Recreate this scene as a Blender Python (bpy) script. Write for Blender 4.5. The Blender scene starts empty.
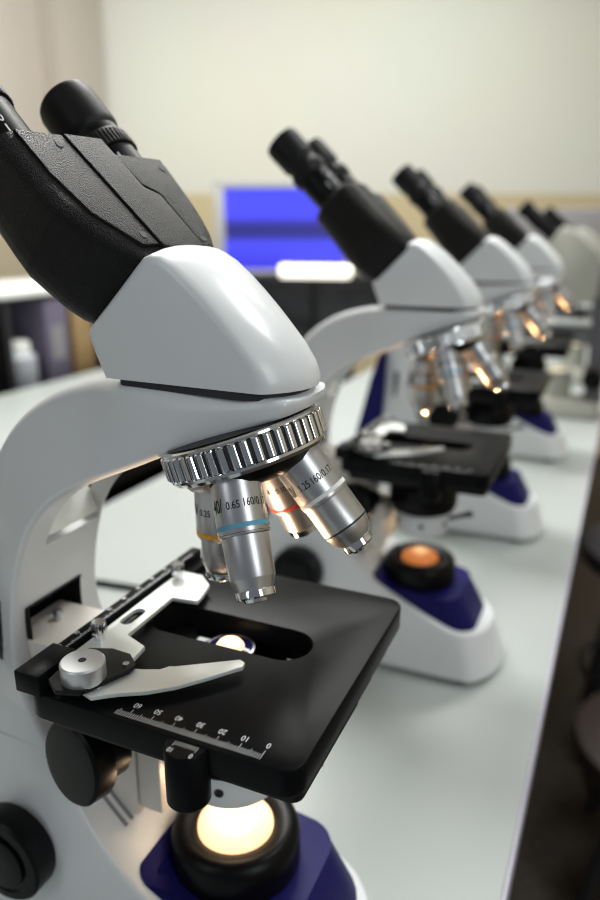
import bpy, bmesh, math, random
from mathutils import Vector as V, Matrix as M
random.seed(7)
S = 0.001
ZT = 0.75                       # bench top height above the floor
PI = math.pi
scene = bpy.context.scene
COL = scene.collection

# ------------------------------------------------------------------ materials
def mat(name, col, rough=.5, metal=0., coat=0., bump=None, emit=None, estr=0., spec=.5, aniso=0., noise=None, bdist=.0006):
    m = bpy.data.materials.new(name); m.use_nodes = True
    nt = m.node_tree; b = nt.nodes['Principled BSDF']
    b.inputs['Base Color'].default_value = (*col, 1)
    b.inputs['Roughness'].default_value = rough
    b.inputs['Metallic'].default_value = metal
    b.inputs['Coat Weight'].default_value = coat
    b.inputs['Coat Roughness'].default_value = .12
    b.inputs['Specular IOR Level'].default_value = spec
    if aniso: b.inputs['Anisotropic'].default_value = aniso
    if emit:
        b.inputs['Emission Color'].default_value = (*emit, 1)
        b.inputs['Emission Strength'].default_value = estr
    tc = nt.nodes.new('ShaderNodeTexCoord')
    if bump:
        sc, st = bump
        n = nt.nodes.new('ShaderNodeTexNoise'); n.inputs['Scale'].default_value = sc; n.inputs['Detail'].default_value = 3
        bp = nt.nodes.new('ShaderNodeBump'); bp.inputs['Strength'].default_value = st; bp.inputs['Distance'].default_value = bdist
        nt.links.new(tc.outputs['Object'], n.inputs['Vector'])
        nt.links.new(n.outputs['Fac'], bp.inputs['Height']); nt.links.new(bp.outputs['Normal'], b.inputs['Normal'])
    if noise:
        sc, c2 = noise
        n = nt.nodes.new('ShaderNodeTexNoise'); n.inputs['Scale'].default_value = sc; n.inputs['Detail'].default_value = 5
        r = nt.nodes.new('ShaderNodeValToRGB'); r.color_ramp.elements[0].position = .35; r.color_ramp.elements[1].position = .65
        r.color_ramp.elements[0].color = (*col, 1); r.color_ramp.elements[1].color = (*c2, 1)
        nt.links.new(tc.outputs['Object'], n.inputs['Vector'])
        nt.links.new(n.outputs['Fac'], r.inputs['Fac']); nt.links.new(r.outputs['Color'], b.inputs['Base Color'])
    return m

def radial_emit(name, inner, outer, strength, radius, body=(.9, .6, .35)):
    m = bpy.data.materials.new(name); m.use_nodes = True
    nt = m.node_tree; b = nt.nodes['Principled BSDF']
    tc = nt.nodes.new('ShaderNodeTexCoord'); sep = nt.nodes.new('ShaderNodeVectorMath'); sep.operation = 'MULTIPLY'
    sep.inputs[1].default_value = (1, 1, 0)
    ln = nt.nodes.new('ShaderNodeVectorMath'); ln.operation = 'LENGTH'
    mr = nt.nodes.new('ShaderNodeMapRange'); mr.inputs['From Max'].default_value = radius
    rp = nt.nodes.new('ShaderNodeValToRGB')
    rp.color_ramp.elements[0].color = (*inner, 1); rp.color_ramp.elements[0].position = .08
    rp.color_ramp.elements[1].color = (*outer, 1); rp.color_ramp.elements[1].position = .75
    nt.links.new(tc.outputs['Object'], sep.inputs[0]); nt.links.new(sep.outputs[0], ln.inputs[0])
    nt.links.new(ln.outputs['Value'], mr.inputs['Value']); nt.links.new(mr.outputs['Result'], rp.inputs['Fac'])
    nt.links.new(rp.outputs['Color'], b.inputs['Emission Color']); b.inputs['Emission Strength'].default_value = strength
    b.inputs['Base Color'].default_value = (*body, 1); b.inputs['Roughness'].default_value = .25
    return m

def engraved_scale(name): return mat(name, (.85, .86, .86), .5)

MT = dict(
    white=mat('white_enamel', (.70, .72, .73), .38, coat=.25),
    head=mat('white_head_enamel', (.74, .765, .77), .36, coat=.3),
    cream=mat('cream_casting', (.72, .68, .62), .5),
    blacktex=mat('black_textured_plastic', (.004, .004, .004), .40, bump=(1500, 1.0), spec=.27, bdist=.0016),
    black=mat('black_plastic', (.0025, .0025, .003), .36, spec=.16),
    blacksatin=mat('black_satin', (.004, .004, .0045), .5, spec=.25),
    rubber=mat('black_rubber', (.006, .006, .006), .8, spec=.2),
    stage=mat('black_stage_enamel', (.005, .0055, .0062), .30, bump=(2500, .04), spec=.07),
    blue=mat('navy_blue_plastic', (.012, .010, .095), .42, spec=.10),
    chrome=mat('polished_chrome', (.82, .83, .84), .10, metal=1),
    steel=mat('brushed_steel', (.62, .62, .63), .3, metal=1),
    satin=mat('satin_aluminium', (.58, .58, .59), .34, metal=.92),
    satind=mat('grey_aluminium', (.42, .42, .43), .36, metal=.92),
    plate=mat('silver_plate', (.72, .76, .74), .42, metal=.35),
    griplit=mat('pale_lit_grip', (.86, .90, .87), .3, coat=.4),  # light in the grip recess, put in as a paler colour
    blueglass=mat('dark_blue_glass', (.006, .008, .06), .1),
    alu=mat('turned_aluminium', (.66, .67, .68), .38, metal=.75),
    ink=mat('black_engraving', (.012, .012, .014), .6),
    whiteink=mat('white_engraving', (.80, .82, .84), .6),
    yellow=mat('yellow_band', (.85, .42, .02), .4),
    bluering=mat('light_blue_band', (.10, .36, .50), .4),
    whitering=mat('white_band', (.82, .84, .80), .4),
    redring=mat('red_band', (.62, .05, .03), .4),
    lens=mat('dark_lens_glass', (.01, .01, .015), .06, spec=.8),
    seam=mat('dark_seam', (.02, .02, .025), .6),
    lampA=radial_emit('bright_lamp_glass', (1, .93, .80), (1, .62, .32), 1.5, .0205),
    lampB=radial_emit('dim_lamp_glass', (1, .66, .30), (.40, .115, .025), 1.15, .015, (.22, .10, .04)),
    glowA=radial_emit('glowing_condenser_lens', (1, .80, .58), (1, .50, .25), 1.6, .012),
    beige=mat('beige_enamel', (.34, .34, .295), .45),
    greyd=mat('dark_grey_enamel', (.10, .10, .11), .5),
    greym=mat('mid_grey_plastic', (.22, .215, .22), .6),
)

# ------------------------------------------------------------------ mesh helpers (millimetres)
def lathe(bm, prof, Mx=M(), seg=48, mi=0, cap=True):
    rings = []
    for r, z in prof:
        if r < 1e-4: rings.append([bm.verts.new(Mx @ V((0, 0, z)))])
        else: rings.append([bm.verts.new(Mx @ V((r*math.cos(2*PI*i/seg), r*math.sin(2*PI*i/seg), z))) for i in range(seg)])
    fs = []
    for a, b in zip(rings, rings[1:]):
        for i in range(seg):
            j = (i+1) % seg
            if len(a) == 1 and len(b) == 1: continue
            if len(a) == 1: fs.append(bm.faces.new((a[0], b[j], b[i])))
            elif len(b) == 1: fs.append(bm.faces.new((a[i], a[j], b[0])))
            else: fs.append(bm.faces.new((a[i], a[j], b[j], b[i])))
    if cap:
        if len(rings[0]) > 1: fs.append(bm.faces.new(rings[0][::-1]))
        if len(rings[-1]) > 1: fs.append(bm.faces.new(rings[-1]))
    for f in fs: f.material_index = mi
    return fs

def loft(bm, rings, mi=0, cap=True):
    vs = [[bm.verts.new(p) for p in r] for r in rings]
    n = len(vs[0]); fs = []
    for a, b in zip(vs, vs[1:]):
        for i in range(n):
            j = (i+1) % n
            fs.append(bm.faces.new((a[i], a[j], b[j], b[i])))
    if cap:
        fs.append(bm.faces.new(vs[0][::-1])); fs.append(bm.faces.new(vs[-1]))
    for f in fs: f.material_index = mi
    return fs

def prism(bm, poly, z0, z1, Mx=M(), mi=0):
    return loft(bm, [[Mx @ V((x, y, z0)) for x, y in poly], [Mx @ V((x, y, z1)) for x, y in poly]], mi)

def box(bm, c, s, Mx=M(), mi=0):
    x, y, z = c; a, b, h = s[0]/2, s[1]/2, s[2]/2
    return prism(bm, [(x-a, y-b), (x+a, y-b), (x+a, y+b), (x-a, y+b)], z-h, z+h, Mx, mi)

def tube(bm, pts, r, seg=12, mi=0):
    pts = [V(p) for p in pts]; rings = []
    up = V((0, 0, 1))
    for i, p in enumerate(pts):
        d = (pts[min(i+1, len(pts)-1)] - pts[max(i-1, 0)]).normalized()
        x = d.cross(up)
        if x.length < .05: x = d.cross(V((1, 0, 0)))
        x.normalize(); y = d.cross(x)
        rr = r[i] if isinstance(r, (list, tuple)) else r
        rings.append([p + x*rr*math.cos(2*PI*k/seg) + y*rr*math.sin(2*PI*k/seg) for k in range(seg)])
    return loft(bm, rings, mi)

def rrect(x0, y0, x1, y1, r, n=5):
    out = []
    rs = r if isinstance(r, (list, tuple)) else [r]*4
    for (cx, cy, a0, rr) in ((x1, y1, 0, rs[0]), (x0, y1, 90, rs[1]), (x0, y0, 180, rs[2]), (x1, y0, 270, rs[3])):
        ox = cx - rr if cx == x1 else cx + rr
        oy = cy - rr if cy == y1 else cy + rr
        for k in range(n+1):
            a = math.radians(a0 + 90*k/n); out.append((ox + rr*math.cos(a), oy + rr*math.sin(a)))
    return out

def bevel(bm, w, seg=2, ang=40):
    bmesh.ops.remove_doubles(bm, verts=bm.verts, dist=1e-4)
    bmesh.ops.recalc_face_normals(bm, faces=bm.faces)
    es = [e for e in bm.edges if len(e.link_faces) == 2 and e.calc_face_angle(0) > math.radians(ang)]
    bmesh.ops.bevel(bm, geom=es, offset=w, segments=seg, profile=.5, affect='EDGES', clamp_overlap=True)

def frame(o, z, xh=(1, 0, 0)):
    z = V(z).normalized(); xh = V(xh); x = (xh - z*xh.dot(z)).normalized(); y = z.cross(x)
    return M(((x.x, y.x, z.x, o[0]), (x.y, y.y, z.y, o[1]), (x.z, y.z, z.z, o[2]), (0, 0, 0, 1)))

def mk(name, bm, mats, parent=None, sharp=38, scale=S, origin=None):
    """one mesh object; origin (mm) becomes the object's own location"""
    bmesh.ops.recalc_face_normals(bm, faces=bm.faces)
    if origin is not None: bmesh.ops.translate(bm, verts=bm.verts, vec=-V(origin))
    bmesh.ops.scale(bm, verts=bm.verts, vec=(scale,)*3)
    me = bpy.data.meshes.new(name); bm.to_mesh(me); bm.free()
    for f in me.polygons: f.use_smooth = True
    me.set_sharp_from_angle(angle=math.radians(sharp))
    for m in (mats if isinstance(mats, (list, tuple)) else [mats]): me.materials.append(m)
    o = bpy.data.objects.new(name, me); COL.objects.link(o)
    if origin is not None: o.location = V(origin)*scale
    if parent: o.parent = parent
    return o

def nb(): return bmesh.new()

def curve_plate(polys, z0, z1, bev=0.6):
    """flat plate with holes: first polygon is the outline, the others are holes (mm, returned as bmesh)"""
    cu = bpy.data.curves.new('tmp', 'CURVE'); cu.dimensions = '2D'; cu.fill_mode = 'BOTH'
    cu.extrude = (z1-z0)/2 - bev; cu.bevel_depth = bev; cu.bevel_resolution = 2; cu.offset = -bev
    for p in polys:
        s = cu.splines.new('POLY'); s.points.add(len(p)-1); s.use_cyclic_u = True
        for q, (x, y) in zip(s.points, p): q.co = (x, y, 0, 1)
    o = bpy.data.objects.new('tmp', cu); COL.objects.link(o)
    bpy.context.view_layer.update()
    dg = bpy.context.evaluated_depsgraph_get()
    me = bpy.data.meshes.new_from_object(o.evaluated_get(dg))
    bm = nb(); bm.from_mesh(me)
    bmesh.ops.remove_doubles(bm, verts=bm.verts, dist=1e-3)
    bmesh.ops.translate(bm, verts=bm.verts, vec=(0, 0, (z0+z1)/2))
    bpy.data.objects.remove(o); bpy.data.curves.remove(cu); bpy.data.meshes.remove(me)
    return bm

_txt = {}
def text_tris(s, size, sx=1.):
    """text as flat triangles, centred, in mm"""
    k = (s, size, sx)
    if k in _txt: return _txt[k]
    cu = bpy.data.curves.new('tmp', 'FONT'); cu.body = s; cu.size = size; cu.align_x = 'CENTER'; cu.align_y = 'CENTER'; cu.resolution_u = 4; cu.offset = size*.012
    o = bpy.data.objects.new('tmp', cu); COL.objects.link(o); bpy.context.view_layer.update()
    me = bpy.data.meshes.new_from_object(o.evaluated_get(bpy.context.evaluated_depsgraph_get()))
    vs = [(v.co.x*sx, v.co.y) for v in me.vertices]; fs = [tuple(p.vertices) for p in me.polygons]
    bpy.data.objects.remove(o); bpy.data.curves.remove(cu); bpy.data.meshes.remove(me)
    _txt[k] = (vs, fs); return vs, fs

def put_text(bm, s, size, fn, sx=1., mi=0):
    vs, fs = text_tris(s, size, sx)
    nv = [bm.verts.new(fn(x, y)) for x, y in vs]
    for f in fs:
        try: bm.faces.new([nv[i] for i in f]).material_index = mi
        except ValueError: pass

def boolean(o, cutters):
    for c in cutters:
        md = o.modifiers.new('b', 'BOOLEAN'); md.operation = 'DIFFERENCE'; md.object = c; md.solver = 'EXACT'
    bpy.context.view_layer.update()
    me = bpy.data.meshes.new_from_object(o.evaluated_get(bpy.context.evaluated_depsgraph_get()))
    o.modifiers.clear(); old = o.data; o.data = me; me.name = o.name; bpy.data.meshes.remove(old)
    for f in me.polygons: f.use_smooth = True
    me.set_sharp_from_angle(angle=math.radians(32))
    for c in cutters: bpy.data.objects.remove(c)

def tag(o, label, cat, group=None, kind=None):
    o['label'] = label; o['category'] = cat
    if group: o['group'] = group
    if kind: o['kind'] = kind
    return o

def empty(name, loc, rz=0):
    o = bpy.data.objects.new(name, None); COL.objects.link(o)
    o.location = loc; o.rotation_euler = (0, 0, rz); o.empty_display_size = .05
    return o

def kids(o): return [c for c in COL.objects if c.parent == o]

def copy_tree(o, parent=None):
    c = o.copy(); COL.objects.link(c); c.parent = parent
    for ch in kids(o): copy_tree(ch, c)
    return c

# ------------------------------------------------------------------ the microscope (origin = optical axis on the bench, +x away from the arm)
CAMLOC = V((157, -272, 400))    # the photographer's position seen from the nearest microscope, mm (used to aim engravings at the user side)

def pair_ring(inner, outer, r1, r2, n=4):
    """rounded section between an inner edge (x, z, halfwidth) and an outer edge"""
    xi, zi, wi = inner; xo, zo, wo = outer
    P0 = V((xi, 0, zi)); P1 = V((xo, 0, zo)); L = (P1-P0).length; d = (P1-P0)/L
    r1 = min(r1, wi*.95, L*.45); r2 = min(r2, wo*.95, L*.45)
    out = []
    corners = [(0, -wi, r1, 1, 0), (L, -wo, r2, 0, 1), (L, wo, r2, -1, 0), (0, wi, r1, 0, -1)]
    # walk: inner -y corner -> outer -y -> outer +y -> inner +y
    def arc(cs, cy, r, a0):
        for k in range(n+1):
            a = math.radians(a0 - 90*k/n)
            s = cs + r*math.cos(a); y = cy + r*math.sin(a)
            p = P0 + d*s; out.append(V((p.x, y, p.z)))
    # in (s, y) plane
    arc(r1, -wi+r1, r1, 270-90+0)      # from s=0 side to y=-wi side
    out[-(n+1):] = out[-(n+1):]
    return out, (P0, d, L, wi, wo, r1, r2)

def section(inner, outer, r1, r2, n=4):
    xi, zi, wi = inner; xo, zo, wo = outer
    P0 = V((xi, 0, zi)); P1 = V((xo, 0, zo)); L = (P1-P0).length; d = (P1-P0)/L
    r1 = min(r1, wi*.95, L*.4); r2 = min(r2, wo*.95, L*.4)
    pts = []
    for (cs, cy, r, a0) in ((r1, -wi+r1, r1, 180), (L-r2, -wo+r2, r2, 270), (L-r2, wo-r2, r2, 0), (r1, wi-r1, r1, 90)):
        for k in range(n+1):
            a = math.radians(a0 + 90*k/n)
            s = cs + r*math.cos(a); y = cy + r*math.sin(a)
            p = P0 + d*s; pts.append(V((p.x, y, p.z)))
    return pts

def interp(stations, sub=4):
    """Catmull-Rom refinement of (inner, outer) stations"""
    flat = [tuple(a)+tuple(b) for a, b in stations]; out = []
    for i in range(len(flat)-1):
        p0 = flat[max(i-1, 0)]; p1 = flat[i]; p2 = flat[i+1]; p3 = flat[min(i+2, len(flat)-1)]
        for k in range(sub):
            t = k/sub
            q = []
            for a, b, c, e in zip(p0, p1, p2, p3):
                q.append(.5*((2*b)+(-a+c)*t+(2*a-5*b+4*c-e)*t*t+(-a+3*b-3*c+e)*t**3))
            out.append((q[:3], q[3:]))
    out.append((flat[-1][:3], flat[-1][3:]))
    return out

def offset_poly(poly, d):
    n = len(poly); out = []
    for i in range(n):
        a = V((*poly[i-1], 0)); b = V((*poly[i], 0)); c = V((*poly[(i+1) % n], 0))
        e1 = (b-a).normalized(); e2 = (c-b).normalized()
        n1 = V((e1.y, -e1.x, 0)); n2 = V((e2.y, -e2.x, 0)); m = (n1+n2)
        m = m/max(m.length_squared/2, .4)
        out.append((b.x - m.x*d, b.y - m.y*d))
    return out

TILT = math.radians(19.5); CONE = math.radians(19.1); NP = V((12.2, -3, 311))
NZ = V((math.sin(TILT), 0, -math.cos(TILT))); NX = V((math.cos(TILT), 0, math.sin(TILT))); NY = V((0, 1, 0))

def make_objective(root, azim, L, prof, bands, texts, tiptint=None):
    rad = NX*math.cos(azim) + NY*math.sin(azim)
    d = NZ*math.cos(CONE) + rad*math.sin(CONE)
    o = NP + rad*17
    mid = o + d*L*.6
    view = (CAMLOC - mid); view = view - d*view.dot(d); view.normalize()
    F = frame(o, d, view)
    bm = nb(); lathe(bm, prof, F, 64)
    ob = mk('objective', bm, MT['satin'], root, 30)
    for (nm, s0, s1, r, m) in bands:
        b = nb(); lathe(b, [(r-.4, s0), (r+.12, s0+.05), (r+.12, s1-.05), (r-.4, s1)], F, 64)
        mk(nm, b, MT[m], ob)
    if texts:
        b = nb(); up = -d; right = up.cross(view)
        for (s, size, sx, ang, ax, r) in texts:
            def fn(x, y, ang=ang, ax=ax, r=r):
                a = math.radians(ang) + x/r
                return o + d*(ax - y) + (view*math.cos(a) + right*math.sin(a))*(r+.08)
            put_text(b, s, size, fn, sx)
        mk('engraving', b, MT['ink'], ob)
    # chrome nose ring and front lens
    tz = prof[-1][1]; tr = prof[-1][0]
    b = nb(); lathe(b, [(tr+.5, tz-.3), (tr+.6, tz+.4), (tr+.6, tz+2.4), (tr+.1, tz+3), (tr*.72, tz+3.2), (tr*.66, tz+4.4), (tr*.45, tz+4.4)], F, 40)
    mk('nose_ring', b, MT['chrome'], ob)
    b = nb(); lathe(b, [(tr*.46, tz+4.3), (tr*.3, tz+4.7), (0, tz+4.8)], F, 32, cap=True)
    mk('front_lens', b, MT['lens'], ob)
    return ob

def make_scope():
    root = empty('microscope', (0, 0, 0))
    # ---- arm and base: lofted casting
    arm_st = [((44.4, 331.2, 9), (44.8, 335.6, 9)), ((42, 330.2, 17), (42.8, 336.0, 17)), ((36, 327.8, 23), (36.8, 336.6, 23)),
              ((11, 317.6, 25.5), (11, 337, 25)), ((-12.6, 308.5, 25.5), (-16, 337, 25)), ((-34, 299, 26), (-42, 336.6, 22)),
              ((-58, 288.5, 28), (-66, 333.5, 14)), ((-78, 276.5, 29.5), (-91, 325.5, 11)), ((-92, 260, 31), (-113, 311.5, 11)),
              ((-100.5, 240, 32), (-129, 293, 12)), ((-105.5, 220, 32.5), (-140, 268, 13)), ((-107.5, 202, 33), (-146.5, 240, 14)),
              ((-106, 185, 34.5), (-148, 200, 16)), ((-100.5, 168, 36.5), (-149, 165, 20)), ((-92.5, 155, 38.5), (-150, 145, 24)),
              ((-85, 145, 40), (-151, 130, 27))]
    bm = nb(); loft(bm, [section(a, b, 3.5, 9) for a, b in interp(arm_st, 4)])
    arm = mk('arm', bm, [MT['white'], MT['blacksatin']], root, 32)
    c1 = nb(); w_ = [(-103, 248), (-114, 268), (-98, 284), (-66, 288), (-40, 276), (-60, 252), (-96.5, 246)]     # recessed grip under the shoulder of the arm
    loft(c1, [[V((x, -14, z + (3 if x > -70 else 0))) for x, z in w_], [V((x, 27, z)) for x, z in w_]])
    cut1 = mk('cutter', c1, MT['white'])
    b = nb(); prism(b, [(-13.6, -1), (26.6, -1), (26.6, 31), (-13.6, 31)], -.8, .2, frame((-97.8, 0, 252), (.93, 0, .36), (0, 1, 0))); mk('grip_lit_plate', b, MT['griplit'], arm)  # added pale plate, stands in for the lit floor of the grip
    c2 = nb(); box(c2, (-100, -3.5, 196), (60, 43, 36)); cut2 = mk('cutter', c2, MT['blacksatin'])
    boolean(arm, [cut1, cut2])
    # dark lining of the focusing slot
    b = nb(); box(b, (-128.6, -3.5, 196), (2, 42.6, 35.6)); box(b, (-116, -24.6, 196), (24, .6, 35.6)); box(b, (-122, 17.4, 196), (12, .6, 35.6)); box(b, (-116, -3.5, 213.6), (22, 42, .6))
    mk('focus_slot', b, MT['blacksatin'], arm)
    base_st = [((-85, 145, 40), (-151, 130, 27)), ((-74, 127.5, 42.5), (-156, 98, 33)), ((-63, 113, 45), (-163, 66, 42)), ((-48, 98, 47), (-180, 26, 51)), ((-34, 86.5, 48), (-186, 5.5, 54)),
               ((-22, 79.5, 48.2), (-120, 5.5, 57)), ((-10, 73.5, 48.2), (-60, 5.5, 57)), ((12, 62.5, 48.2), (-20, 5.5, 57)), ((34, 53, 48.2), (22, 5.5, 56.7)),
               ((46, 48.3, 46.5), (48, 5.5, 56.5)), ((55, 46, 42), (64, 5.5, 55)), ((63, 44.5, 34), (74, 5.5, 45)), ((69, 43.5, 24), (81, 5.5, 32)), ((72.5, 43, 12), (85, 5.5, 16)), ((73, 43, 6), (86, 5.5, 8))]
    bm = nb(); loft(bm, [section(a, b, 3.2, 2) for a, b in interp(base_st, 3)])
    base = mk('base', bm, MT['white'], root, 32)
    # ventilation slots on the concave front of the base
    b = nb()
    for k in range(4):
        y = -28 + k*5
        pts = [(-66, y, 116.9), (-61, y, 110.8), (-55.5, y, 105.3), (-50, y, 100)]
        for p, q in zip(pts, pts[1:]):
            p, q = V(p), V(q); dd = (q-p).normalized(); nn = V((-dd.z, 0, dd.x))
            box(b, (0, 0, 0), (2.0, (q-p).length+.3, .9), frame((p+q)/2, nn if nn.z > 0 else -nn, (0, 1, 0)) if False else M.Translation((p+q)/2) @ frame((0, 0, 0), dd, (0, 1, 0)) @ M.Rotation(PI/2, 4, 'X'))
    mk('vent_slots', b, MT['greym'], base)
    for fx, fy in ((-170, 40), (-170, -40), (55, 40), (55, -40)):
        b = nb(); lathe(b, [(9, 0), (9.5, 1), (9, 7)], M.Translation((fx, fy, 0)), 24); mk('rubber_foot', b, MT['rubber'], base)
    # ---- blue covers
    lo = rrect(-36, -42.5, 62, 42.5, (24, 8, 8, 24), 6); hi = rrect(-28, -40, 46, 40, (20, 8, 8, 20), 6)
    def zb(x):
        pts = [(-40, 89.5), (-34, 86.5), (-22, 79.5), (-10, 73.5), (12, 62.5), (34, 53), (46, 48.3), (55, 46), (70, 44)]
        for (x0, z0), (x1, z1) in zip(pts, pts[1:]):
            if x <= x1: return z0+(z1-z0)*(x-x0)/(x1-x0)
        return 44
    bm = nb()
    r0 = [V((x, y, zb(x)-6)) for x, y in lo]; r1 = [V((x, y, zb(x)+1.2)) for x, y in lo]
    r2 = [V((x*.94+.02*0, y*.965, max(75, zb(x)+4)-2.5 if x < 50 else 72)) for x, y in [((a[0]*.25+b_[0]*.75), (a[1]*.25+b_[1]*.75)) for a, b_ in zip(lo, hi)]]
    r3 = [V((x, y, max(75, zb(x)+2))) for x, y in hi]
    r4 = [V((x*.5, y*.5, 75.5)) for x, y in hi]
    loft(bm, [r0, r1, r2, r3, r4]); mk('lamp_cover', bm, MT['blue'], root, 50)
    bp_ = [(-146, 240), (-151, 233), (-162, 200), (-173, 155), (-181, 124), (-188, 70), (-191, 10), (-150, 10), (-147.5, 130)]
    bm = nb(); loft(bm, [[V((x, y, z)) for x, z in offset_poly(bp_[::-1], i)] for y, i in ((-24, 2.5), (-21.5, 0), (21.5, 0), (24, 2.5))])
    mk('back_panel', bm, MT['blue'], root, 40)
    # ---- lamp collar and lens
    bm = nb(); lathe(bm, [(33.5, 74), (34.6, 77), (34.6, 92), (33.2, 96.5), (30, 99), (27, 99.3), (22.2, 97.6), (21, 96.6), (20.6, 92), (0, 92)], seg=64)
    col = mk('lamp_collar', bm, MT['black'], root)
    bm = nb(); lathe(bm, [(20.4, 95.5), (20.2, 97.5), (18, 100), (13, 102.4), (7, 103.8), (0, 104.2)], seg=48, cap=True)
    mk('lamp_lens', bm, MT['lampA'], col)
    # ---- coarse and fine focus knobs on both sides
    for sgn in (-1, 1):
        F = frame((-107, sgn*41, 84), (0, sgn, 0), (1, 0, 0))
        bm = nb(); prof = [(13, -6), (13, 5), (24, 5.5), (25, 7), (25, 19), (23.5, 20.5), (19, 21), (18, 20)]
        lathe(bm, prof, F, 72); k = mk('focus_knob', bm, MT['black'], root)
        bm = nb(); lathe(bm, [(15, 19.5), (15.5, 20.5), (15.5, 21.6), (14, 22.2), (5, 22.4), (0, 22.4)], F, 48); mk('fine_focus_knob', bm, MT['black'], k)
    # ---- stage
    oval = rrect(-43, -13, 43, 13, 12.9, 8)
    bm = curve_plate([rrect(-58, -77, 70.5, 63.5, 9, 6), oval[::-1]], 200.5, 213, .7)
    stage = mk('stage', bm, MT['stage'], root, 40)
    bm = curve_plate([rrect(-52, -70, 68, 2, 5, 4), rrect(-45, -40, 45, -18, 3)[::-1]], 192.5, 200.4, .5); box(bm, (55, 20, 197.5), (26, 40, 5.5)); box(bm, (-40, 30, 197), (24, 60, 7)); box(bm, (8, 38, 197), (110, 44, 6)); box(bm, (57, -6, 197), (22, 44, 6))
    mk('stage_underplate', bm, MT['blacksatin'], stage)
    # front scale 0..66 and vernier
    b = nb(); zt = 213.06
    def q4(x0, y0, x1, y1, z=zt):
        vs = [b.verts.new(p) for p in ((x0, y0, z), (x1, y0, z), (x1, y1, z), (x0, y1, z))]; b.faces.new(vs)
    for k in range(67):
        x = 54 - k; ln = 5 if k % 10 == 0 else (4 if k % 5 == 0 else 2.9)
        q4(x-.13, -74.6, x+.13, -74.6+ln)
    for k in range(0, 7):
        put_text(b, str(k*10), 4.2, lambda x, y, k=k: V((54-k*10 - x*1.0, -66.6 - y, zt)), .8)
    mk('stage_scale', b, MT['whiteink'], stage)
    # drive lug under the front edge, with its vernier
    bm = nb(); lathe(bm, [(8.0, 187), (8.8, 188), (8.8, 211.4), (8.2, 212.2), (0, 212.2)], M.Translation((24.2, -77.6, 0)), 40)
    lug = mk('stage_drive_lug', bm, MT['stage'], root)
    b = nb()
    for k in range(11):
        q4(29.6-k*1.0-.11, -80.6 if k in (0, 10) else (-80.2 if k == 5 else -79.6), 29.6-k*1.0+.11, -77.5, 212.26)
    for s, x in (('0', 29.3), ('10', 20.2)): put_text(b, s, 3.4, lambda px, py, x=x: V((x - px, -82.6 - py, 212.26)), .8)
    mk('vernier', b, MT['whiteink'], lug)
    # rail with ruler along the arm side of the stage
    bm = nb(); box(bm, (-54.2, -66, 217), (13.5, 24, 10)); box(bm, (-56.2, -4, 216.5), (6.5, 132, 9)); box(bm, (-50.2, 0, 214.5), (8, 120, 4)); bevel(bm, .6, 2)
    rail = mk('stage_rail', bm, MT['stage'], root)
    b = nb()
    for k in range(0, 90):
        y = -54 + k*1.2; ln = 2.6 if k % 10 == 0 else (2.0 if k % 5 == 0 else 1.5)
        q4(-53.3-ln, y-.18, -53.3, y+.18, 221.06)
    for k in range(0, 9):
        put_text(b, str(80-k*10), 3.2, lambda px, py, k=k: V((-57.6 - py*.9, -54+k*12 + px, 221.06)), .8)
    mk('rail_scale', b, MT['whiteink'], rail)
    # cream carrier that holds the stage on the arm
    bm = nb(); box(bm, (-90, -5, 185), (64, 42, 22)); box(bm, (-62, -5, 196), (18, 60, 8)); bevel(bm, 1.2, 2)
    car = mk('stage_carrier', bm, MT['cream'], root)
    b = nb(); lathe(b, [(2.6, 195), (2.6, 201), (2, 202), (0, 202)], M.Translation((-106, -3, 0)), 20); mk('stop_screw', b, MT['steel'], car)
    # specimen holder
    pl = [(-50.5, -58), (-50.5, 36), (-37, 36), (-27.5, 27.5), (-25, 16.5), (-24.2, 10), (-38.3, 8.2), (-37.3, -31), (-24, -36), (-22.6, -48), (-23, -70), (-36, -74), (-44, -68)]
    bm = curve_plate([pl, rrect(-48.5, -24, -42, -8, 3.1, 5)[::-1]], 216.6, 219, .3)
    hold = mk('specimen_holder', bm, MT['plate'], root)
    bm = curve_plate([[(-46, -60), (-44, -50), (-34, -46), (-24, -46.5), (-17, -52), (-17, -57), (-26, -78), (-36, -81), (-44, -76)]], 219.1, 221.2, .3)
    mk('pivot_plate', bm, MT['blacksatin'], hold)
    b = nb(); lathe(b, [(1.5, 221), (1.5, 222.2), (0, 222.3)], M.Translation((-20.3, -54.5, 0)), 16)
    mk('plate_screw', b, MT['chrome'], hold)
    fing = [(-28, -74), (-22.5, -75.5), (-17, -71.2), (-13, -68.4), (-4, -63.2), (5, -55.6), (13, -46.2), (20, -37), (24.2, -31.6), (23.6, -28.4), (20.6, -27.2), (8, -35.8), (-3, -43.2), (-5.4, -44.2), (-7.6, -47.6), (-14, -50.5), (-23.5, -53.4), (-27, -60)]
    bm = curve_plate([fing], 216.4, 218.4, .25); mk('clip_finger', bm, MT['plate'], hold)
    bm = nb(); lathe(bm, [(9.0, 220.5), (9.4, 221.2), (9.4, 228.2), (8.7, 229), (1.7, 229.1), (1.5, 227.6), (0, 227.6)], M.Translation((-31.5, -68.5, 0)), 56)
    kn = mk('finger_knob', bm, MT['alu'], hold)
    b = nb(); lathe(b, [(1.75, 229.16), (0, 229.2)], M.Translation((-31.5, -68.5, 0)), 24); mk('knob_hole', b, MT['ink'], hold)
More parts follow.
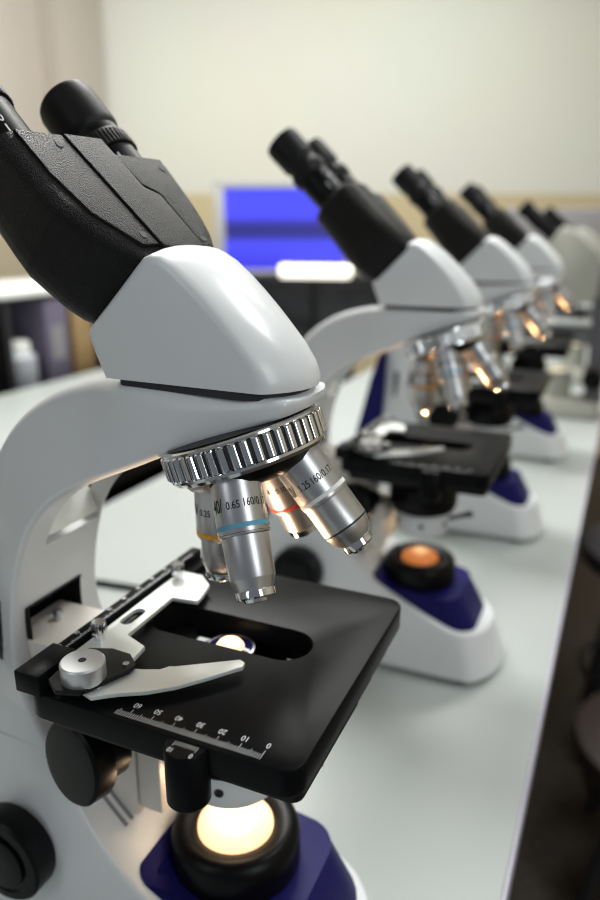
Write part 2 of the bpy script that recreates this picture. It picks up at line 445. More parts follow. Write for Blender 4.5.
    for sx, sy in ((-46.8, -39), (-46.5, 27)):
        bm = nb(); seg = 24
        rr = []
        for z, r in ((219, 2.6), (221.6, 2.6), (222, 3.6), (227, 3.6), (228, 3.0)):
            rr.append([V((sx + (r - (.45 if i % 2 and r > 3.2 else 0))*math.cos(2*PI*i/36), sy + (r - (.45 if i % 2 and r > 3.2 else 0))*math.sin(2*PI*i/36), z)) for i in range(36)])
        loft(bm, rr); mk('clamp_screw', bm, MT['chrome'], hold, 25)
    # stage control knob hanging at the near corner
    F = frame((-49, -44, 161), (-.25, -1, 0.1), (1, 0, 0))
    bm = nb(); lathe(bm, [(8, -24), (8, -9), (14.5, -8), (15.5, -6.5), (15.5, 4), (19.6, 5), (20.5, 6.5), (20.5, 15.5), (19, 17), (14, 17.5), (0, 17.2)], F, 72)
    mk('stage_knob', bm, MT['black'], root)
    # condenser rack (white plates under the stage)
    bm = nb(); box(bm, (-62, -4, 148), (30, 36, 92)); box(bm, (-38, -18, 131), (14, 8, 44)); box(bm, (-45, 6, 133), (28, 30, 40)); bevel(bm, 1, 2)
    mk('condenser_rack', bm, MT['cream'], root)
    # condenser
    bm = nb(); lathe(bm, [(20, 146.5), (30, 150), (32, 156), (32, 170), (29, 176), (26, 180), (29, 188), (29, 192), (27, 193), (12.4, 193.5), (12.4, 202), (11.6, 203), (0, 203)], seg=56)
    cond = mk('condenser', bm, MT['black'], root)
    bm = nb(); lathe(bm, [(7.2, 203.2), (7.0, 205), (5.4, 207), (2.8, 208.2), (0, 208.6)], seg=32); mk('condenser_lens', bm, MT['glowA'], cond)
    bm = nb(); lathe(bm, [(7.3, 203.1), (7.3, 204.4), (11.2, 203.6), (11.2, 203.1)], seg=48); mk('lens_surround', bm, MT['blueglass'], cond)
    bm = nb(); lathe(bm, [(11.25, 202.9), (11.3, 204.0), (12.3, 203.8), (12.45, 202.0)], seg=48); mk('lens_rim', bm, MT['satind'], cond)
    bm = nb(); lathe(bm, [(22.5, 128), (24.5, 128.5), (25, 129.5), (25, 145.5), (24, 146.8), (20, 147), (20, 128.6)], seg=56)
    fr = mk('filter_holder', bm, MT['white'], cond)
    for a in (-78, -140, -20):
        F = frame((25*math.cos(math.radians(a)), 25*math.sin(math.radians(a)), 138), (math.cos(math.radians(a)), math.sin(math.radians(a)), 0), (0, 0, 1))
        b = nb(); lathe(b, [(2.4, -1), (2.4, .5), (1.2, .6), (1.0, 0), (0, 0)], F, 18); mk('set_screw', b, MT['ink'], cond)
    bm = nb(); tube(bm, [(20, 2, 138), (36, 6, 143), (46, 8, 146)], [2, 2, 3.2]); mk('aperture_lever', bm, MT['black'], cond)
    # ---- nosepiece
    F = frame(NP, NZ, NX)
    bm = nb(); lathe(bm, [(20, -14), (21, -9), (33, -7.6), (33, 7.6), (31, 9), (29, 12), (22, 15.5), (12, 17), (0, 17.2)], F, 64)
    nose = mk('nosepiece', bm, MT['black'], root)
    bm = nb(); n = 46; q = 8
    def ringpts(r, z): return [F @ V((r*math.cos(2*PI*i/(n*q)), r*math.sin(2*PI*i/(n*q)), z)) for i in range(n*q)]
    TP = [-1.3, -1.3, -.35, -.08, 0, -.03, -.2, -.6]
    def tooth(z, R): return [F @ V(((R+TP[i % q])*math.cos(2*PI*i/(n*q)), (R+TP[i % q])*math.sin(2*PI*i/(n*q)), z)) for i in range(n*q)]
    loft(bm, [ringpts(32.5, -7.2), ringpts(34.9, -7.0), ringpts(35.6, -6.3), ringpts(35.6, -5.4), tooth(-5.2, 36.2), tooth(-4.6, 36.9), tooth(4.6, 36.9), tooth(5.2, 36.2), ringpts(35.4, 5.4), ringpts(35.4, 6.6), ringpts(34.6, 8.0), ringpts(32.5, 8.6)])
    bm.faces.ensure_lookup_table(); nn_ = n*q
    for band in (4, 5, 6):
        for i in range(nn_):
            if i % q in (0, 7, 1): bm.faces[band*nn_+i].material_index = 1 if i % q == 0 or i % q == 7 else 0  # groove shade put in as black faces between the chrome teeth
    mk('knurled_ring', bm, [MT['chrome'], MT['ink']], nose, 24)
    a0 = 4.84
    p40 = [(8, 4), (9.4, 9), (10.4, 12.2), (10.9, 13), (10.9, 34.2), (10.5, 35.2), (9.9, 35.6), (9.5, 52.5), (9.3, 53), (7.6, 58)]
    make_objective(root, a0, 62, p40, [('color_band', 30.6, 32.6, 10.9, 'bluering'), ('dark_groove', 34.0, 34.5, 10.75, 'ink')],
                   [('40/', 7.6, .62, -55, 22.8, 10.9), ('0.65', 4.5, .78, -14, 23.3, 10.9), ('160/0.17', 4.5, .76, 38, 23.0, 10.9)])
    p100 = [(8, 4), (9.4, 9), (10.8, 12.2), (11.3, 13), (11.3, 33.6), (11.0, 34.6), (10.8, 35), (10.8, 48.6), (10.6, 49.6), (9.4, 53.5), (6.6, 57)]
    make_objective(root, a0+PI/2, 60, p100, [('color_band', 31.2, 33.0, 11.35, 'whitering'), ('immersion_band', 48.4, 49.3, 10.75, 'ink')],
                   [('100/', 7.0, .62, -72, 24.2, 11.3), ('1.25', 4.5, .76, -24, 24.5, 11.3), ('160/0.17', 4.5, .76, 24, 24.5, 11.3)])
    p10 = [(8, 4), (9.4, 9), (10.3, 12.2), (10.8, 13), (10.8, 40.6), (10.4, 41.4), (9.2, 41.8), (9.0, 55.5), (7.2, 60)]
    make_objective(root, a0-PI/2-.22, 64, p10, [('color_band', 37.6, 39.8, 10.8, 'yellow')],
                   [('10/', 7.4, .62, -74, 26.6, 10.8), ('0.25', 4.5, .78, -36, 27.2, 10.8), ('160/0.17', 4.5, .76, 18, 27.2, 10.8)])
    p4 = [(8, 4), (9.4, 9), (10.3, 12.2), (10.8, 13), (10.8, 39), (10.3, 40), (8.8, 40.4), (8.6, 52), (7.4, 53.5)]
    make_objective(root, a0+PI, 57, p4, [('color_band', 36.4, 38.2, 10.8, 'redring')],
                   [('4/', 6.2, .66, -40, 26, 10.8), ('0.10', 3.9, .8, -10, 26, 10.8), ('160/-', 3.9, .8, 26, 26, 10.8)])
    # ---- head
    prof = [(-41, 339), (-45.2, 348.5), (-48.6, 357.5), (-46.9, 360.4), (-33.5, 374.2), (-20.5, 387.6), (-18.2, 389.6), (-15, 390.6), (-11, 389.9), (-5, 386.4), (2, 380.6), (8, 374.8), (15.4, 367), (22, 359.2), (27.4, 352), (30.8, 346.6), (32.2, 342.4), (32, 339)]
    crown = [0, 0, 0, 0, 0, 1, 3, 4, 4.6, 5, 5.6, 6.2, 7, 8, 9, 10, 10.5, 10.5]
    prof = prof[::-1]; crown = crown[::-1]        # counter-clockwise order does not matter, normals are recalculated
    nrm = []
    for i, p in enumerate(prof):
        a = V((*prof[i-1], 0)); c = V((*prof[(i+1) % len(prof)], 0)); e = (c-a).normalized(); nn = V((-e.y, e.x, 0))
        if nn.dot(V((p[0]+10, p[1]-362, 0))) < 0: nn = -nn
        nrm.append(nn)
    nrm[0] = V((1, 0, 0)); nrm[1] = V((1, 0, 0)); nrm[2] = V((.97, .2, 0))
    rings = []
    for s, ins in ((-1, 3.2), (-.99, 1.5), (-.965, .5), (-.92, .1), (-.85, 0), (-.6, 0), (-.3, 0), (0, 0), (.3, 0), (.6, 0), (.85, 0), (.92, .1), (.965, .5), (.99, 1.5), (1, 3.2)):
        ring = []
        cx, cz = -8, 362
        for (x, z), nn, cr in zip(prof, nrm, crown):
            hw = 23.2 - .055*x
            k = cr*(1 - abs(s)**2.2)
            X, Z = x + nn.x*k, z + nn.y*k
            dv = V((X-cx, Z-cz)); L = dv.length
            f = (L-ins)/L
            Xi, Zi = cx + dv.x*f, cz + dv.y*f
            if z <= 339.5: Zi = 339
            ring.append(V((Xi, s*hw, Zi)))
        rings.append(ring)
    bm = nb(); loft(bm, rings); head = mk('prism_housing', bm, MT['head'], root, 42)
    bm = nb(); loft(bm, [[V((x, y, z)) for x, y in rrect(-38, -21.5, 38, 21.5, (19, 4, 4, 19), 8)] for z in (335.5, 340)])
    mk('head_seam', bm, MT['seam'], head)
    A = V((-.7071, 0, .7071)); N = V((.7071, 0, .7071)); C0 = V((-33, 0, 374))
    def uvw(u, v, w): return C0 + A*u + N*v + V((0, w, 0))
    heads = [head]
    for sg in (-1, 1):
        rings = []
        for u, wo, vl, vh, rl, rh in ((-1, 22.5, -22, 20.5, 6, 4), (4, 26, -24.5, 21, 9, 6), (8, 30, -25.5, 21.6, 12, 7), (15, 34, -25.5, 22, 15, 8), (22, 36, -25, 22, 17, 8), (30, 37.6, -24, 22, 18, 8), (40, 38.8, -22.6, 22, 18, 8), (58, 40, -20, 22, 18, 8), (61.5, 40, -19.6, 21.8, 18, 8), (63, 38.6, -18, 20.5, 17, 7)):
            if sg < 0 and u > 50: u += 8
            wo *= 1 + (.27 if sg < 0 else 0)*min(1, max(0, (u-2)/28))
            poly = rrect(-wo, vl, -.15, vh, (1, rh, rl, 1), 6) if sg < 0 else [(-x, y) for x, y in rrect(-wo, vl, -.15, vh, (1, rh, rl, 1), 6)]
            rings.append([uvw(u, v, w) for w, v in poly])
        bm = nb(); loft(bm, rings); half = mk('binocular_body', bm, MT['blacktex'], root, 36); heads.append(half)
        # raised cover plates and screws
        Fp = frame(uvw(0, 22, 0), N, A)          # local x = u, y = w-ish, z = outward
        def wl(w): return (Fp.inverted() @ uvw(0, 22, w)).y
        bm = nb()
        if sg < 0:
            prism(bm, [(7, wl(-21)), (24, wl(-36)), (45, wl(-42)), (69.5, wl(-44)), (69.5, wl(-20.6)), (7, wl(-11.6))], -1, 1.1, Fp)
            prism(bm, [(5, wl(-10)), (5, wl(15)), (36, wl(12)), (40, wl(5)), (69.5, wl(1)), (69.5, wl(-19.8)), (7, wl(-10.6))], -1, 1.9, Fp)
            spots = ((12, -17), (63, -26))
        else:
            prism(bm, [(5, wl(17)), (38, wl(14.4)), (43, wl(7.2)), (61.5, wl(3)), (61.5, wl(33)), (45, wl(32)), (26, wl(29)), (7, wl(22))], -1, .7, Fp)
            spots = ((55, 29), (10, 19.5))
        bevel(bm, .45, 2); mk('cover_plate', bm, MT['blacktex'], half)
        for u, w in spots:
            p = Fp @ V((u, wl(w), 1.1 if sg < 0 else .75))
            b = nb(); lathe(b, [(1.9, 0), (1.7, .25), (0, .25)], frame(p, N, A), 18); mk('cover_screw', b, MT['ink'], half)
        # eyepiece
        yw = -30 if sg < 0 else 30
        ue = 69 if sg < 0 else 61
        Fe = frame(uvw(ue, 1, yw), A, N)
        bm = nb(); lathe(bm, [(17.5, -2), (18.2, -1), (18.2, 2.6), (17, 3.6), (14, 4), (14, 34), (12, 34)], Fe, 56)
        et = mk('eyepiece_tube', bm, MT['black'], root); heads.append(et)
        bm = nb(); rr = []
        for z, r, kn_ in ((24, 12.4, 0), (24.4, 14.8, 0), (25, 15.6, 1), (33, 15.6, 1), (34, 15, 0), (35.5, 13.8, 0), (40, 13.6, 0), (42, 14.8, 0), (44, 15.2, 0), (57, 15.4, 0), (64, 15.5, 0), (66.5, 14.8, 0), (67, 13.4, 0), (64, 12.2, 0), (60, 11.5, 0)):
            rr.append([Fe @ V(((r - (.5 if kn_ and i % 2 else 0))*math.cos(2*PI*i/96), (r - (.5 if kn_ and i % 2 else 0))*math.sin(2*PI*i/96), z)) for i in range(96)])
        loft(bm, rr); mk('eyecup', bm, MT['rubber'] if False else MT['blacksatin'], et, 30)
        b = nb(); lathe(b, [(11.8, 60.4), (6, 62), (0, 62.6)], Fe, 32, cap=False); mk('eye_lens', b, MT['lens'], et)
        b = nb(); ax = uvw(ue, 1, yw)
        vdir = (V((.74, -.64, -.14))); vdir = (vdir - A*vdir.dot(A)).normalized(); rdir = A.cross(vdir)
        def onr(ang, h, x=0, y=0):
            a = math.radians(ang) + x/14
            return ax + A*(h+y) + (vdir*math.cos(a) + rdir*math.sin(a))*14.08
        for ang in ((0, 34) if sg < 0 else (24,)):
            vs = [onr(ang, 9, -.35), onr(ang, 9, .35), onr(ang, 15, .35), onr(ang, 15, -.35)]; b.faces.new([b.verts.new(p) for p in vs])
        if sg < 0: put_text(b, '0', 6, lambda x, y: onr(34, 18.6, x, y), .8)
        mk('diopter_mark', b, MT['whiteink'], et)
    return root, heads

scope, heads = make_scope()
HEAD_PARTS = {'prism_housing': 0, 'binocular_body': 1, 'eyepiece_tube': 1}
def base_name(o): return o.name.split('.')[0]
def turn_head(root, deg, deg2, slide):
    A = V((-.7071, 0, .7071))
    first = True
    for c in kids(root):
        k = HEAD_PARTS.get(base_name(c))
        if k is None: continue
        a = math.radians(deg2 if k else deg); c.rotation_euler = (0, 0, a)
        if base_name(c) == 'eyepiece_tube':
            for e in kids(c):
                if base_name(e) in ('eyecup', 'eye_lens'): e.location = A*((slide - 6 if slide > 0 else 9) if first else slide)*S
            first = False

cfg = [((-.157, .272), (-6, -9, -4), 'white and blue binocular microscope nearest the viewer, with brightly lit base lamp'),
       ((-.151, .636), (-3, 2, 11), 'white and blue binocular microscope standing second in the row, right behind the nearest one'),
       ((-.148, .985), (0, 0, 9), 'blurred white and blue binocular microscope third in the row on the bench'),
       ((-.143, 1.375), (0, 0, 9), 'blurred white and blue binocular microscope fourth in the row, before the beige ones')]
scopes = [scope]
for i in range(1, 4): scopes.append(copy_tree(scope))
def all_kids(o):
    out = []
    for c in kids(o): out.append(c); out += all_kids(c)
    return out
dimA = {}
for i, (r, ((x, y), hd, lab)) in enumerate(zip(scopes, cfg)):
    r.location = (x, y, ZT); tag(r, lab, 'microscope', 'white and blue microscopes in a row on the bench')
    turn_head(r, *hd)
    if i == 0:
        hp = [c for c in kids(r) if base_name(c) == 'prism_housing'][0]
        hp.scale = (1.07, 1.05, 1.003); hp.location = (0, 0, -.001)
    if i:
        for c in all_kids(r):
            if base_name(c) == 'lamp_lens':
                if 'l' not in dimA:
                    dimA['l'] = c.data.copy(); dimA['l'].materials[0] = MT['lampB']
                c.data = dimA['l']; c.scale = (.87, .87, 1)

# ------------------------------------------------------------------ beige microscopes further down the bench
def make_beige():
    root = empty('old_microscope', (0, 0, 0))
    bm = nb(); loft(bm, [[V((x, y, z)) for x, y in rrect(-70+i, -52+i, 96-i, 52-i, 22, 6)] for z, i in ((3, 2), (5, 0), (34, 4), (40, 9), (41, 16))])
    base = mk('base', bm, MT['beige'], root)
    for fx, fy in ((-50, 35), (-50, -35), (75, 35), (75, -35)):
        b = nb(); lathe(b, [(8, 0), (8, 4)], M.Translation((fx, fy, 0)), 20); mk('rubber_foot', b, MT['rubber'], base)
    bm = nb(); lathe(bm, [(30, 38), (30, 80), (27, 96), (22, 100), (20, 98), (0, 98)], seg=40); lh = mk('lamp_housing', bm, MT['beige'], root)
    bm = nb(); lathe(bm, [(19, 97), (14, 101), (0, 103)], seg=32); mk('lamp_lens', bm, MT['beigelamp'], lh)
    st = [((58, 36, 30), (98, 36, 30)), ((60, 120, 22), (92, 110, 24)), ((58, 200, 19), (90, 215, 20)), ((56, 255, 19), (92, 280, 19)), ((50, 285, 20), (80, 330, 18)), ((20, 300, 20), (40, 340, 18))]
    bm = nb(); loft(bm, [section(a, b, 5, 7) for a, b in interp(st, 4)]); mk('arm', bm, MT['greyd'], root, 35)
    bm = nb(); loft(bm, [[V((x, y, z)) for x, y in rrect(-62, -66, 62, 66, 6)] for z in (196, 208)]); mk('stage', bm, MT['greyd'], root)
    bm = nb(); box(bm, (30, -20, 212), (56, 70, 6)); box(bm, (2, -52, 213), (90, 12, 8)); bevel(bm, 1, 1); mk('mechanical_stage', bm, MT['plate'], root)
    bm = nb(); lathe(bm, [(24, 170), (24, 192), (18, 195)], seg=32); mk('condenser', bm, MT['black'], root)
    bm = nb(); lathe(bm, [(18, 228), (26, 234), (28, 244), (24, 252)], seg=32); mk('nosepiece', bm, MT['black'], root)
    for a in (20, 140, 260):
        d = V((math.cos(math.radians(a))*.45, math.sin(math.radians(a))*.45, -1)).normalized(); o = V((12*math.cos(math.radians(a)), 12*math.sin(math.radians(a)), 236))
        b = nb(); lathe(b, [(8, 0), (8, 12), (6, 16), (5, 20)], frame(o, d), 24); mk('objective', b, MT['satind'], root)
    poly = [(-54, 366), (-20, 412), (10, 402), (60, 356), (68, 326), (66, 268), (54, 252), (-6, 248), (-30, 288), (-46, 330)]
    bm = nb(); loft(bm, [[V((x, y, z)) for x, z in offset_poly(poly[::-1], i)] for y, i in ((-28, 5), (-24, 0), (24, 0), (28, 5))]); bevel(bm, 2, 2)
    mk('head', bm, MT['beige'], root)
    for sg in (-.4,):
        Fe = frame((-40, sg*20, 392), (-.74, 0, .67), (0, 1, 0))
        bm = nb(); lathe(bm, [(15, -6), (15, 30), (17, 31), (17, 60), (15, 72), (18, 74), (18, 92), (14, 94)], Fe, 32); mk('eyepiece', bm, MT['black'], root)
    for sg in (-1, 1):
        bm = nb(); lathe(bm, [(8, -8), (8, 6), (22, 6), (22, 24), (18, 26)], frame((74, sg*24, 90), (0, sg, 0)), 40); mk('focus_knob', bm, MT['black'], root)
    return root
MT['beigelamp'] = mat('warm_lamp_glass', (.85, .75, .5), .3, emit=(1, .86, .55), estr=.75)
b5 = make_beige(); b5.location = (-.112, 1.72, ZT)
tag(b5, 'beige microscope with dark grey arm, right behind the last white and blue one', 'microscope', 'old beige microscopes at the end of the row')
b6 = copy_tree(b5); b6.location = (-.105, 2.14, ZT)
tag(b6, 'beige microscope at the far end of the row, half hidden behind the other beige one', 'microscope', 'old beige microscopes at the end of the row')

# ------------------------------------------------------------------ room frame aligned with the back wall
LAT = V((.9158, .4017, 0)); DEP = V((-.4017, .9158, 0)); YAW = math.atan2(.4017, .9158)
RM = M.Translation((0, 0, ZT)) @ M.Rotation(YAW, 4, 'Z')       # local x = lateral, y = depth, z above the bench top
def rp(l, d, z=0.): return RM @ V((l, d, z))
def room(name, bm, m, parent=None, sharp=35): return mk(name, bm, m, parent, sharp, scale=1.)
def rbox(bm, x0, x1, y0, y1, z0, z1, mi=0): return box(bm, ((x0+x1)/2, (y0+y1)/2, (z0+z1)/2), (x1-x0, y1-y0, z1-z0), RM, mi)
def wbox(bm, x0, x1, y0, y1, z0, z1, mi=0): return box(bm, ((x0+x1)/2, (y0+y1)/2, (z0+z1)/2), (x1-x0, y1-y0, z1-z0), M(), mi)

def wall_mat(name, up, low, zsplit):
    m = mat(name, up, .85); nt = m.node_tree; b = nt.nodes['Principled BSDF']
    tc = nt.nodes.new('ShaderNodeNewGeometry'); sp = nt.nodes.new('ShaderNodeSeparateXYZ'); mr = nt.nodes.new('ShaderNodeMapRange')
    mr.inputs['From Min'].default_value = zsplit-.004; mr.inputs['From Max'].default_value = zsplit+.004
    mx = nt.nodes.new('ShaderNodeMix'); mx.data_type = 'RGBA'
    mx.inputs['A'].default_value = (*low, 1); mx.inputs['B'].default_value = (*up, 1)
    n = nt.nodes.new('ShaderNodeTexNoise'); n.inputs['Scale'].default_value = 1.3
    mul = nt.nodes.new('ShaderNodeMix'); mul.data_type = 'RGBA'; mul.blend_type = 'MULTIPLY'; mul.inputs['Factor'].default_value = .12
    nt.links.new(tc.outputs['Position'], sp.inputs[0]); nt.links.new(tc.outputs['Position'], n.inputs['Vector'])
    nt.links.new(sp.outputs['Z'], mr.inputs['Value']); nt.links.new(mr.outputs['Result'], mx.inputs['Factor'])
    nt.links.new(mx.outputs['Result'], mul.inputs['A']); nt.links.new(n.outputs['Color'], mul.inputs['B']); nt.links.new(mul.outputs['Result'], b.inputs['Base Color'])
    return m
DADO = ZT + .4 + 36/752*3.7
W1 = wall_mat('painted_wall', (.66, .66, .59), (.56, .47, .29), DADO)
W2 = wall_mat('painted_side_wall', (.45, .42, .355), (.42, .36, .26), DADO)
def struct(name, bm, m, **k):
    o = room(name, bm, m, **k); o['kind'] = 'structure'; return o
XW = -2.38
bm = nb(); rbox(bm, -1.10, 3.36, 3.7, 3.8, -ZT, 2.05); struct('wall_back', bm, W1)
bm = nb(); wbox(bm, XW-.1, XW, -1.5, 3.02, 0, ZT+2.05); struct('wall_left', bm, W2)
bm = nb(); wbox(bm, XW, XW+.10, 2.68, 2.98, 0, ZT+2.05); struct('trim_1', bm, W2)
bm = nb(); wbox(bm, 1.6, 1.7, -1.5, 4.70, 0, ZT+2.05); struct('wall_right', bm, W2)
bm = nb(); poly = [(XW-.1, -1.5), (1.7, -1.5), (1.7, 4.85), (1.5, 4.80), (XW-.1, 3.08)]
prism(bm, poly, -.05, 0)
struct('floor', bm, mat('dark_speckled_floor', (.020, .014, .010), .6, noise=(60, (.05, .036, .026))))
bm = nb(); prism(bm, poly, ZT+2.05, ZT+2.1); struct('ceiling', bm, mat('white_ceiling', (.75, .74, .70), .9))

# ------------------------------------------------------------------ benches
TOP = mat('pale_grey_laminate', (.385, .415, .40), .36, noise=(3.0, (.405, .435, .42)))
EDGE = mat('lavender_edging', (.50, .48, .58), .5)
LEG = mat('dark_frame', (.03, .03, .033), .5)
def bench(name, x0, x1, y0, y1, lab, rot=0.):
    r = empty(name, (0, 0, 0)); tag(r, lab, 'table')
    r.location = (x1, 0, 0); r.rotation_euler = (0, 0, rot)
    def B(nm, m, *boxes, bev=0):
        bm = nb()
        for q in boxes: wbox(bm, *q)
        if bev: bevel(bm, bev, 2)
        return mk(nm, bm, m, r, scale=1.)
    a = x0-x1
    B('table_top', TOP, (a+.002, -.002, y0, y1, ZT-.028, ZT), bev=.0015)
    B('table_edging', EDGE, (-.002, .0, y0, y1, ZT-.028, ZT-.001)); B('table_edging', EDGE, (a, a+.002, y0, y1, ZT-.028, ZT-.001))
    for lx in (a+.06, -.06):
        for ly in (y0+.08, y1-.08): B('leg', LEG, (lx-.02, lx+.02, ly-.02, ly+.02, 0, ZT-.028))
    B('apron', LEG, (a+.05, -.05, y0+.06, y1-.06, ZT-.10, ZT-.028))
    return r
bench('workbench', -.697, -.0265, -.45, 2.85, 'long pale grey laminate bench carrying the row of microscopes', rot=-.010)
bench('side_bench', -1.43, -.86, -.1, 2.62, 'second pale bench running parallel behind, to the left of the microscopes')

# power cord lying behind the nearest microscope
cps = [(-.36, .33), (-.45, .43), (-.52, .53), (-.535, .60), (-.50, .612), (-.455, .62), (-.40, .66), (-.35, .70)]
pts = []
for i in range(len(cps)-1):
    p0, p1, p2, p3 = cps[max(i-1, 0)], cps[i], cps[i+1], cps[min(i+2, len(cps)-1)]
    for k in range(6):
        t = k/6; pts.append(tuple(.5*(2*b+(-a+c)*t+(2*a-5*b+4*c-d)*t*t+(-a+3*b-3*c+d)*t**3) for a, b, c, d in zip(p0, p1, p2, p3)))
pts.append(cps[-1])
bm = nb(); tube(bm, [(x, y, ZT+.0036) for x, y in pts], .0035, 10)
tag(mk('power_cord', bm, MT['rubber'], scale=1.), 'dark power cord curving over the bench behind the nearest microscope', 'cord')

# ------------------------------------------------------------------ things at the back
def at_px(px, py, depth):       # lateral and height of a sight line at a given depth (only used to place the far furniture)
    return (px-300)/720*depth*1.0, .4 - (py-232)/752*depth
MON = mat('grey_monitor_plastic', (.34, .34, .335), .5)
sc = mat('blue_screen', (.02, .02, .1), .3)
nt = sc.node_tree; b = nt.nodes['Principled BSDF']; tc = nt.nodes.new('ShaderNodeTexCoord'); sp = nt.nodes.new('ShaderNodeSeparateXYZ'); rpn = nt.nodes.new('ShaderNodeValToRGB')
el = rpn.color_ramp.elements
el[0].position = 0; el[0].color = (.025, .022, .60, 1); el[1].position = 1; el[1].color = (.050, .055, .80, 1)
for p, c in ((.34, (.05, .055, .82)), (.42, (.006, .006, .12)), (.56, (.006, .006, .12)), (.66, (.05, .055, .82))):
    e = el.new(p); e.color = (*c, 1)
nt.links.new(tc.outputs['Generated'], sp.inputs[0]); nt.links.new(sp.outputs['Z'], rpn.inputs['Fac']); nt.links.new(rpn.outputs['Color'], b.inputs['Emission Color'])
b.inputs['Emission Strength'].default_value = 1.15
mroot = empty('monitor', rp(-.06, 2.72, .245), YAW); tag(mroot, 'grey computer monitor showing a bright blue screen with a dark band, on black box', 'monitor')
def lb(parent, nm, m, *boxes, bev=0):
    bm = nb()
    for q in boxes: wbox(bm, *q)
    if bev: bevel(bm, bev, 2)
    return mk(nm, bm, m, parent, scale=1.)
lb(mroot, 'bezel', MON, (-.25, .25, .012, .06, 0.004, .33), (-.25, .25, 0, .02, .004, .022), (-.25, .25, 0, .02, .304, .33), (-.25, -.212, 0, .02, .02, .31), (.222, .25, 0, .02, .02, .31), (-.2, .2, .05, .22, .03, .28), bev=.003)
lb(mroot, 'screen', sc, (-.212, .222, .006, .0125, .022, .304))
lb(mroot, 'stand', MON, (-.12, .12, .02, .2, 0, .012))
g = empty('imaging_box', rp(.06, 2.74, 0), YAW); tag(g, 'black box shaped instrument under the blue screened monitor', 'instrument')
lb(g, 'cabinet', MT['blacksatin'], (-.30, .30, -.10, .26, .012, .243), bev=.006)
lb(g, 'foot', MT['rubber'], (-.28, -.22, -.08, .24, 0, .014), (.22, .28, -.08, .24, 0, .014))
lb(g, 'front_panel', mat('black_gloss', (.006, .006, .008), .15), (-.27, .27, -.106, -.1, .03, .2))
lamp = empty('light_bar', rp(.05, 2.50, 0), YAW); tag(lamp, 'glowing white tube lamp in front of the blue screened monitor', 'lamp')
lb(lamp, 'stand', MT['blacksatin'], (-.11, .10, .02, .05, 0, .012), (-.012, .012, .028, .042, .01, .262))
bm = nb(); tube(bm, [(-.125+.005, .03, .272), (-.11, .03, .272), (.11, .03, .269), (.125, .03, .2685)], [.018, .0225, .0225, .018], 16); mk('tube', bm, mat('glowing_tube', (1, .97, .9), .4, emit=(1, .93, .80), estr=1.6), lamp, scale=1.)

gm = empty('grey_cabinet', rp(.93, 2.62, 0), YAW); tag(gm, 'plain dark grey cased monitor at the far end of the bench behind the beige microscopes', 'monitor')
lb(gm, 'casing', MT['greym'], (-.215, .20, 0, .25, .06, .478), bev=.012); lb(gm, 'base', MT['greyd'], (-.15, .2, .02, .22, 0, .062))

# low shelf unit along the left wall with things on it
shelf = empty('shelf_unit', (-1.50, 0, ZT)); tag(shelf, 'dark open shelf unit with white top along the left wall', 'shelf')
DK = mat('dark_board', (.012, .011, .012), .6)
lb(shelf, 'top', mat('white_board', (.72, .73, .70), .5), (-.40, 0, .6, 2.4, .228, .246), bev=.002)
lb(shelf, 'back_board', DK, (-.40, -.385, .6, 2.4, -ZT, .228))
for y in (.60, 1.46, 2.38): lb(shelf, 'side_board', DK, (-.385, -.004, y, y+.02, -ZT, .228))
for y0, y1 in ((.62, 1.46), (1.48, 2.38)):
    for z in (-.06, -.40, -.70): lb(shelf, 'shelf_board', DK, (-.385, -.004, y0, y1, z-.018, z))
def shelf_thing(nm, lab, cat, y, z0):
    r = empty(nm, (-1.50, y, ZT+z0)); tag(r, lab, cat); return r
r = shelf_thing('container', 'pale grey container with lid standing on the dark left shelf', 'container', 1.545, -.06)
bm = nb(); lathe(bm, [(.05, 0), (.053, .004), (.053, .12), (.036, .135)], M.Translation((-.06, 0, 0)), 32); mk('body', bm, mat('pale_grey_plastic', (.40, .42, .46), .5), r, scale=1.)
bm = nb(); lathe(bm, [(.039, .134), (.039, .16), (.03, .164)], M.Translation((-.06, 0, 0)), 32); mk('lid', bm, MT['whitering'], r, scale=1.)
r = shelf_thing('binder', 'dull lavender binder on the left shelf beside the pale container', 'binder', 1.66, -.06)
lb(r, 'cover', mat('lavender_card', (.115, .10, .15), .6), (-.26, -.006, -.045, .045, 0, .27), bev=.003); lb(r, 'spine_label', MT['greym'], (-.006, -.005, -.025, .025, .10, .20))
r = shelf_thing('wooden_panel', 'upright tan wooden panel beside the lavender binder on left shelf', 'board', 1.775, -.06)
lb(r, 'board', mat('tan_wood', (.24, .155, .06), .6, noise=(25, (.30, .20, .09))), (-.26, -.006, -.045, .045, 0, .28), bev=.004); lb(r, 'edge_strip', MT['greym'], (-.006, -.004, -.04, .04, .01, .022))

# two stools on the right of the bench
def stool(loc, seatm, lab, h):
    r = empty('stool', loc); tag(r, lab, 'stool')
    bm = nb(); lathe(bm, [(.15, h-.045), (.172, h-.04), (.178, h-.02), (.172, h-.004), (.155, h), (0, h+.002)], seg=40); mk('seat', bm, seatm, r, scale=1.)
    for k in range(4):
        a = PI/4 + k*PI/2
        bm = nb(); tube(bm, [(.11*math.cos(a), .11*math.sin(a), h-.045), (.17*math.cos(a), .17*math.sin(a), .0)], .012, 10); mk('leg', bm, LEG, r, scale=1.)
    bm = nb(); pts = [(.145*math.cos(2*PI*k/32), .145*math.sin(2*PI*k/32), .19) for k in range(33)]; tube(bm, pts, .008, 8); mk('foot_ring', bm, LEG, r, scale=1.)
stool((.155, 1.62, 0), mat('grey_lavender_vinyl', (.05, .045, .055), .45), 'dark stool with grey seat standing at the right of the bench', .50)
stool((.185, 1.24, 0), mat('brown_vinyl', (.045, .03, .026), .5), 'low dark step stool with brown seat at the right of the bench', .29)

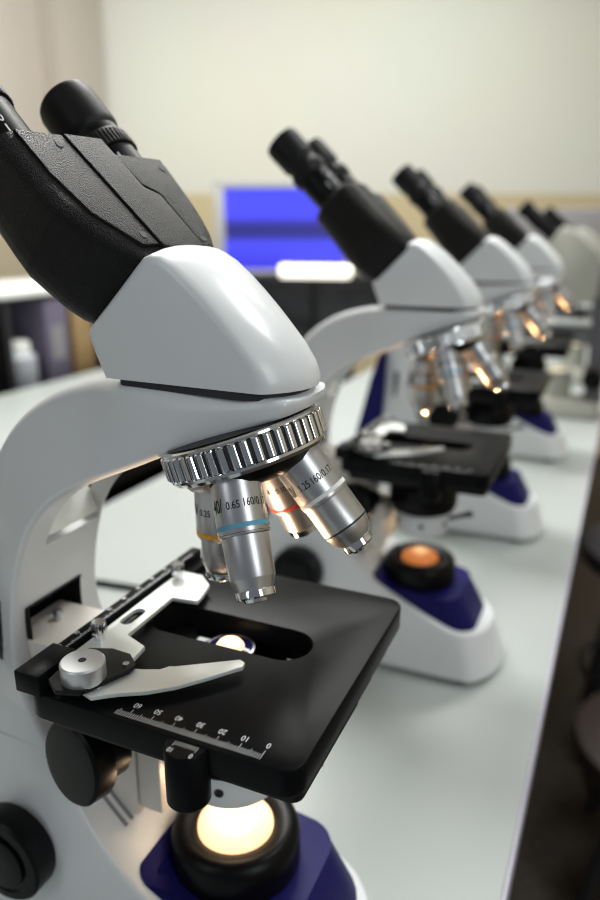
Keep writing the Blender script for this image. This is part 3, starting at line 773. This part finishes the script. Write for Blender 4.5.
# ------------------------------------------------------------------ lights
def area(name, loc, target, sx, sy, power, col=(1, 1, 1)):
    l = bpy.data.lights.new(name, 'AREA'); l.shape = 'RECTANGLE'; l.size = sx; l.size_y = sy; l.energy = power; l.color = col
    o = bpy.data.objects.new(name, l); COL.objects.link(o); o.location = loc
    o.rotation_euler = (V(target) - V(loc)).to_track_quat('-Z', 'Y').to_euler()
    return o
area('overhead_light', rp(-.35, 1.9, 2.0), rp(-.35, 1.9, 0), 1.3, .6, 68, (1, .995, .96))
area('overhead_light', rp(.75, 2.4, 2.0), rp(.75, 2.4, 0), 1.0, .5, 26, (1, .995, .95))
area('overhead_light', rp(1.0, .75, 2.0), rp(.45, .6, 0), .9, .4, 20, (.97, .99, 1))  # extra lamp added overhead to brighten the prism tops
area('fill_light', rp(.95, -.95, .95), rp(0, .3, .2), .45, 1.1, 8, (.90, .96, 1))  # added fill from behind the camera for near sides and highlights
area('fill_light', rp(-1.0, -.6, 1.0), rp(-.05, .5, .2), .35, 1.0, 2.5, (.92, .96, 1))  # weaker added fill on the left, puts highlights on the cylinders
w = bpy.data.worlds.new('room_ambient'); scene.world = w; w.use_nodes = True
w.node_tree.nodes['Background'].inputs['Color'].default_value = (.80, .88, 1, 1); w.node_tree.nodes['Background'].inputs['Strength'].default_value = .16
def spot(name, loc, direction, power, ang, col, rad=.004, blend=.5):
    l = bpy.data.lights.new(name, 'SPOT'); l.energy = power; l.color = col; l.spot_size = math.radians(ang); l.spot_blend = blend; l.shadow_soft_size = rad
    o = bpy.data.objects.new(name, l); COL.objects.link(o); o.location = loc
    o.rotation_euler = V(direction).to_track_quat('-Z', 'Y').to_euler()
for i, ((x, y), hd, lab) in enumerate(cfg):
    spot('condenser_light', (x, y, ZT+.2105), (0.12, 0.05, 1), .55 if i == 0 else .30, 105, (1, .66, .38) if i == 0 else (1, .5, .2))
    spot('base_lamp_light', (x, y, ZT+.106), (0, 0, 1), .35 if i == 0 else .1, 150, (1, .72, .45), .012, .6)

# ------------------------------------------------------------------ camera
F_PX = 720.; TH = math.atan(218/F_PX); PHI = math.atan(330*math.cos(TH)/F_PX)
h = V((-math.sin(PHI), math.cos(PHI), 0)); fwd = h*math.cos(TH) + V((0, 0, -math.sin(TH))); rt = fwd.cross(V((0, 0, 1))).normalized(); up = rt.cross(fwd)
cam = bpy.data.cameras.new('camera'); co = bpy.data.objects.new('camera', cam); COL.objects.link(co)
cam.sensor_fit = 'VERTICAL'; cam.sensor_height = 36; cam.lens = F_PX/900*36; cam.clip_start = .01
co.matrix_world = M(((rt.x, up.x, -fwd.x, 0), (rt.y, up.y, -fwd.y, 0), (rt.z, up.z, -fwd.z, ZT+.4), (0, 0, 0, 1)))
cam.dof.use_dof = True; cam.dof.focus_distance = .293; cam.dof.aperture_fstop = 5.3; cam.dof.aperture_blades = 0
scene.camera = co
scene.cycles.filter_width = 1.1
scene.view_settings.view_transform = 'Standard'; scene.view_settings.look = 'None'; scene.view_settings.exposure = 0.
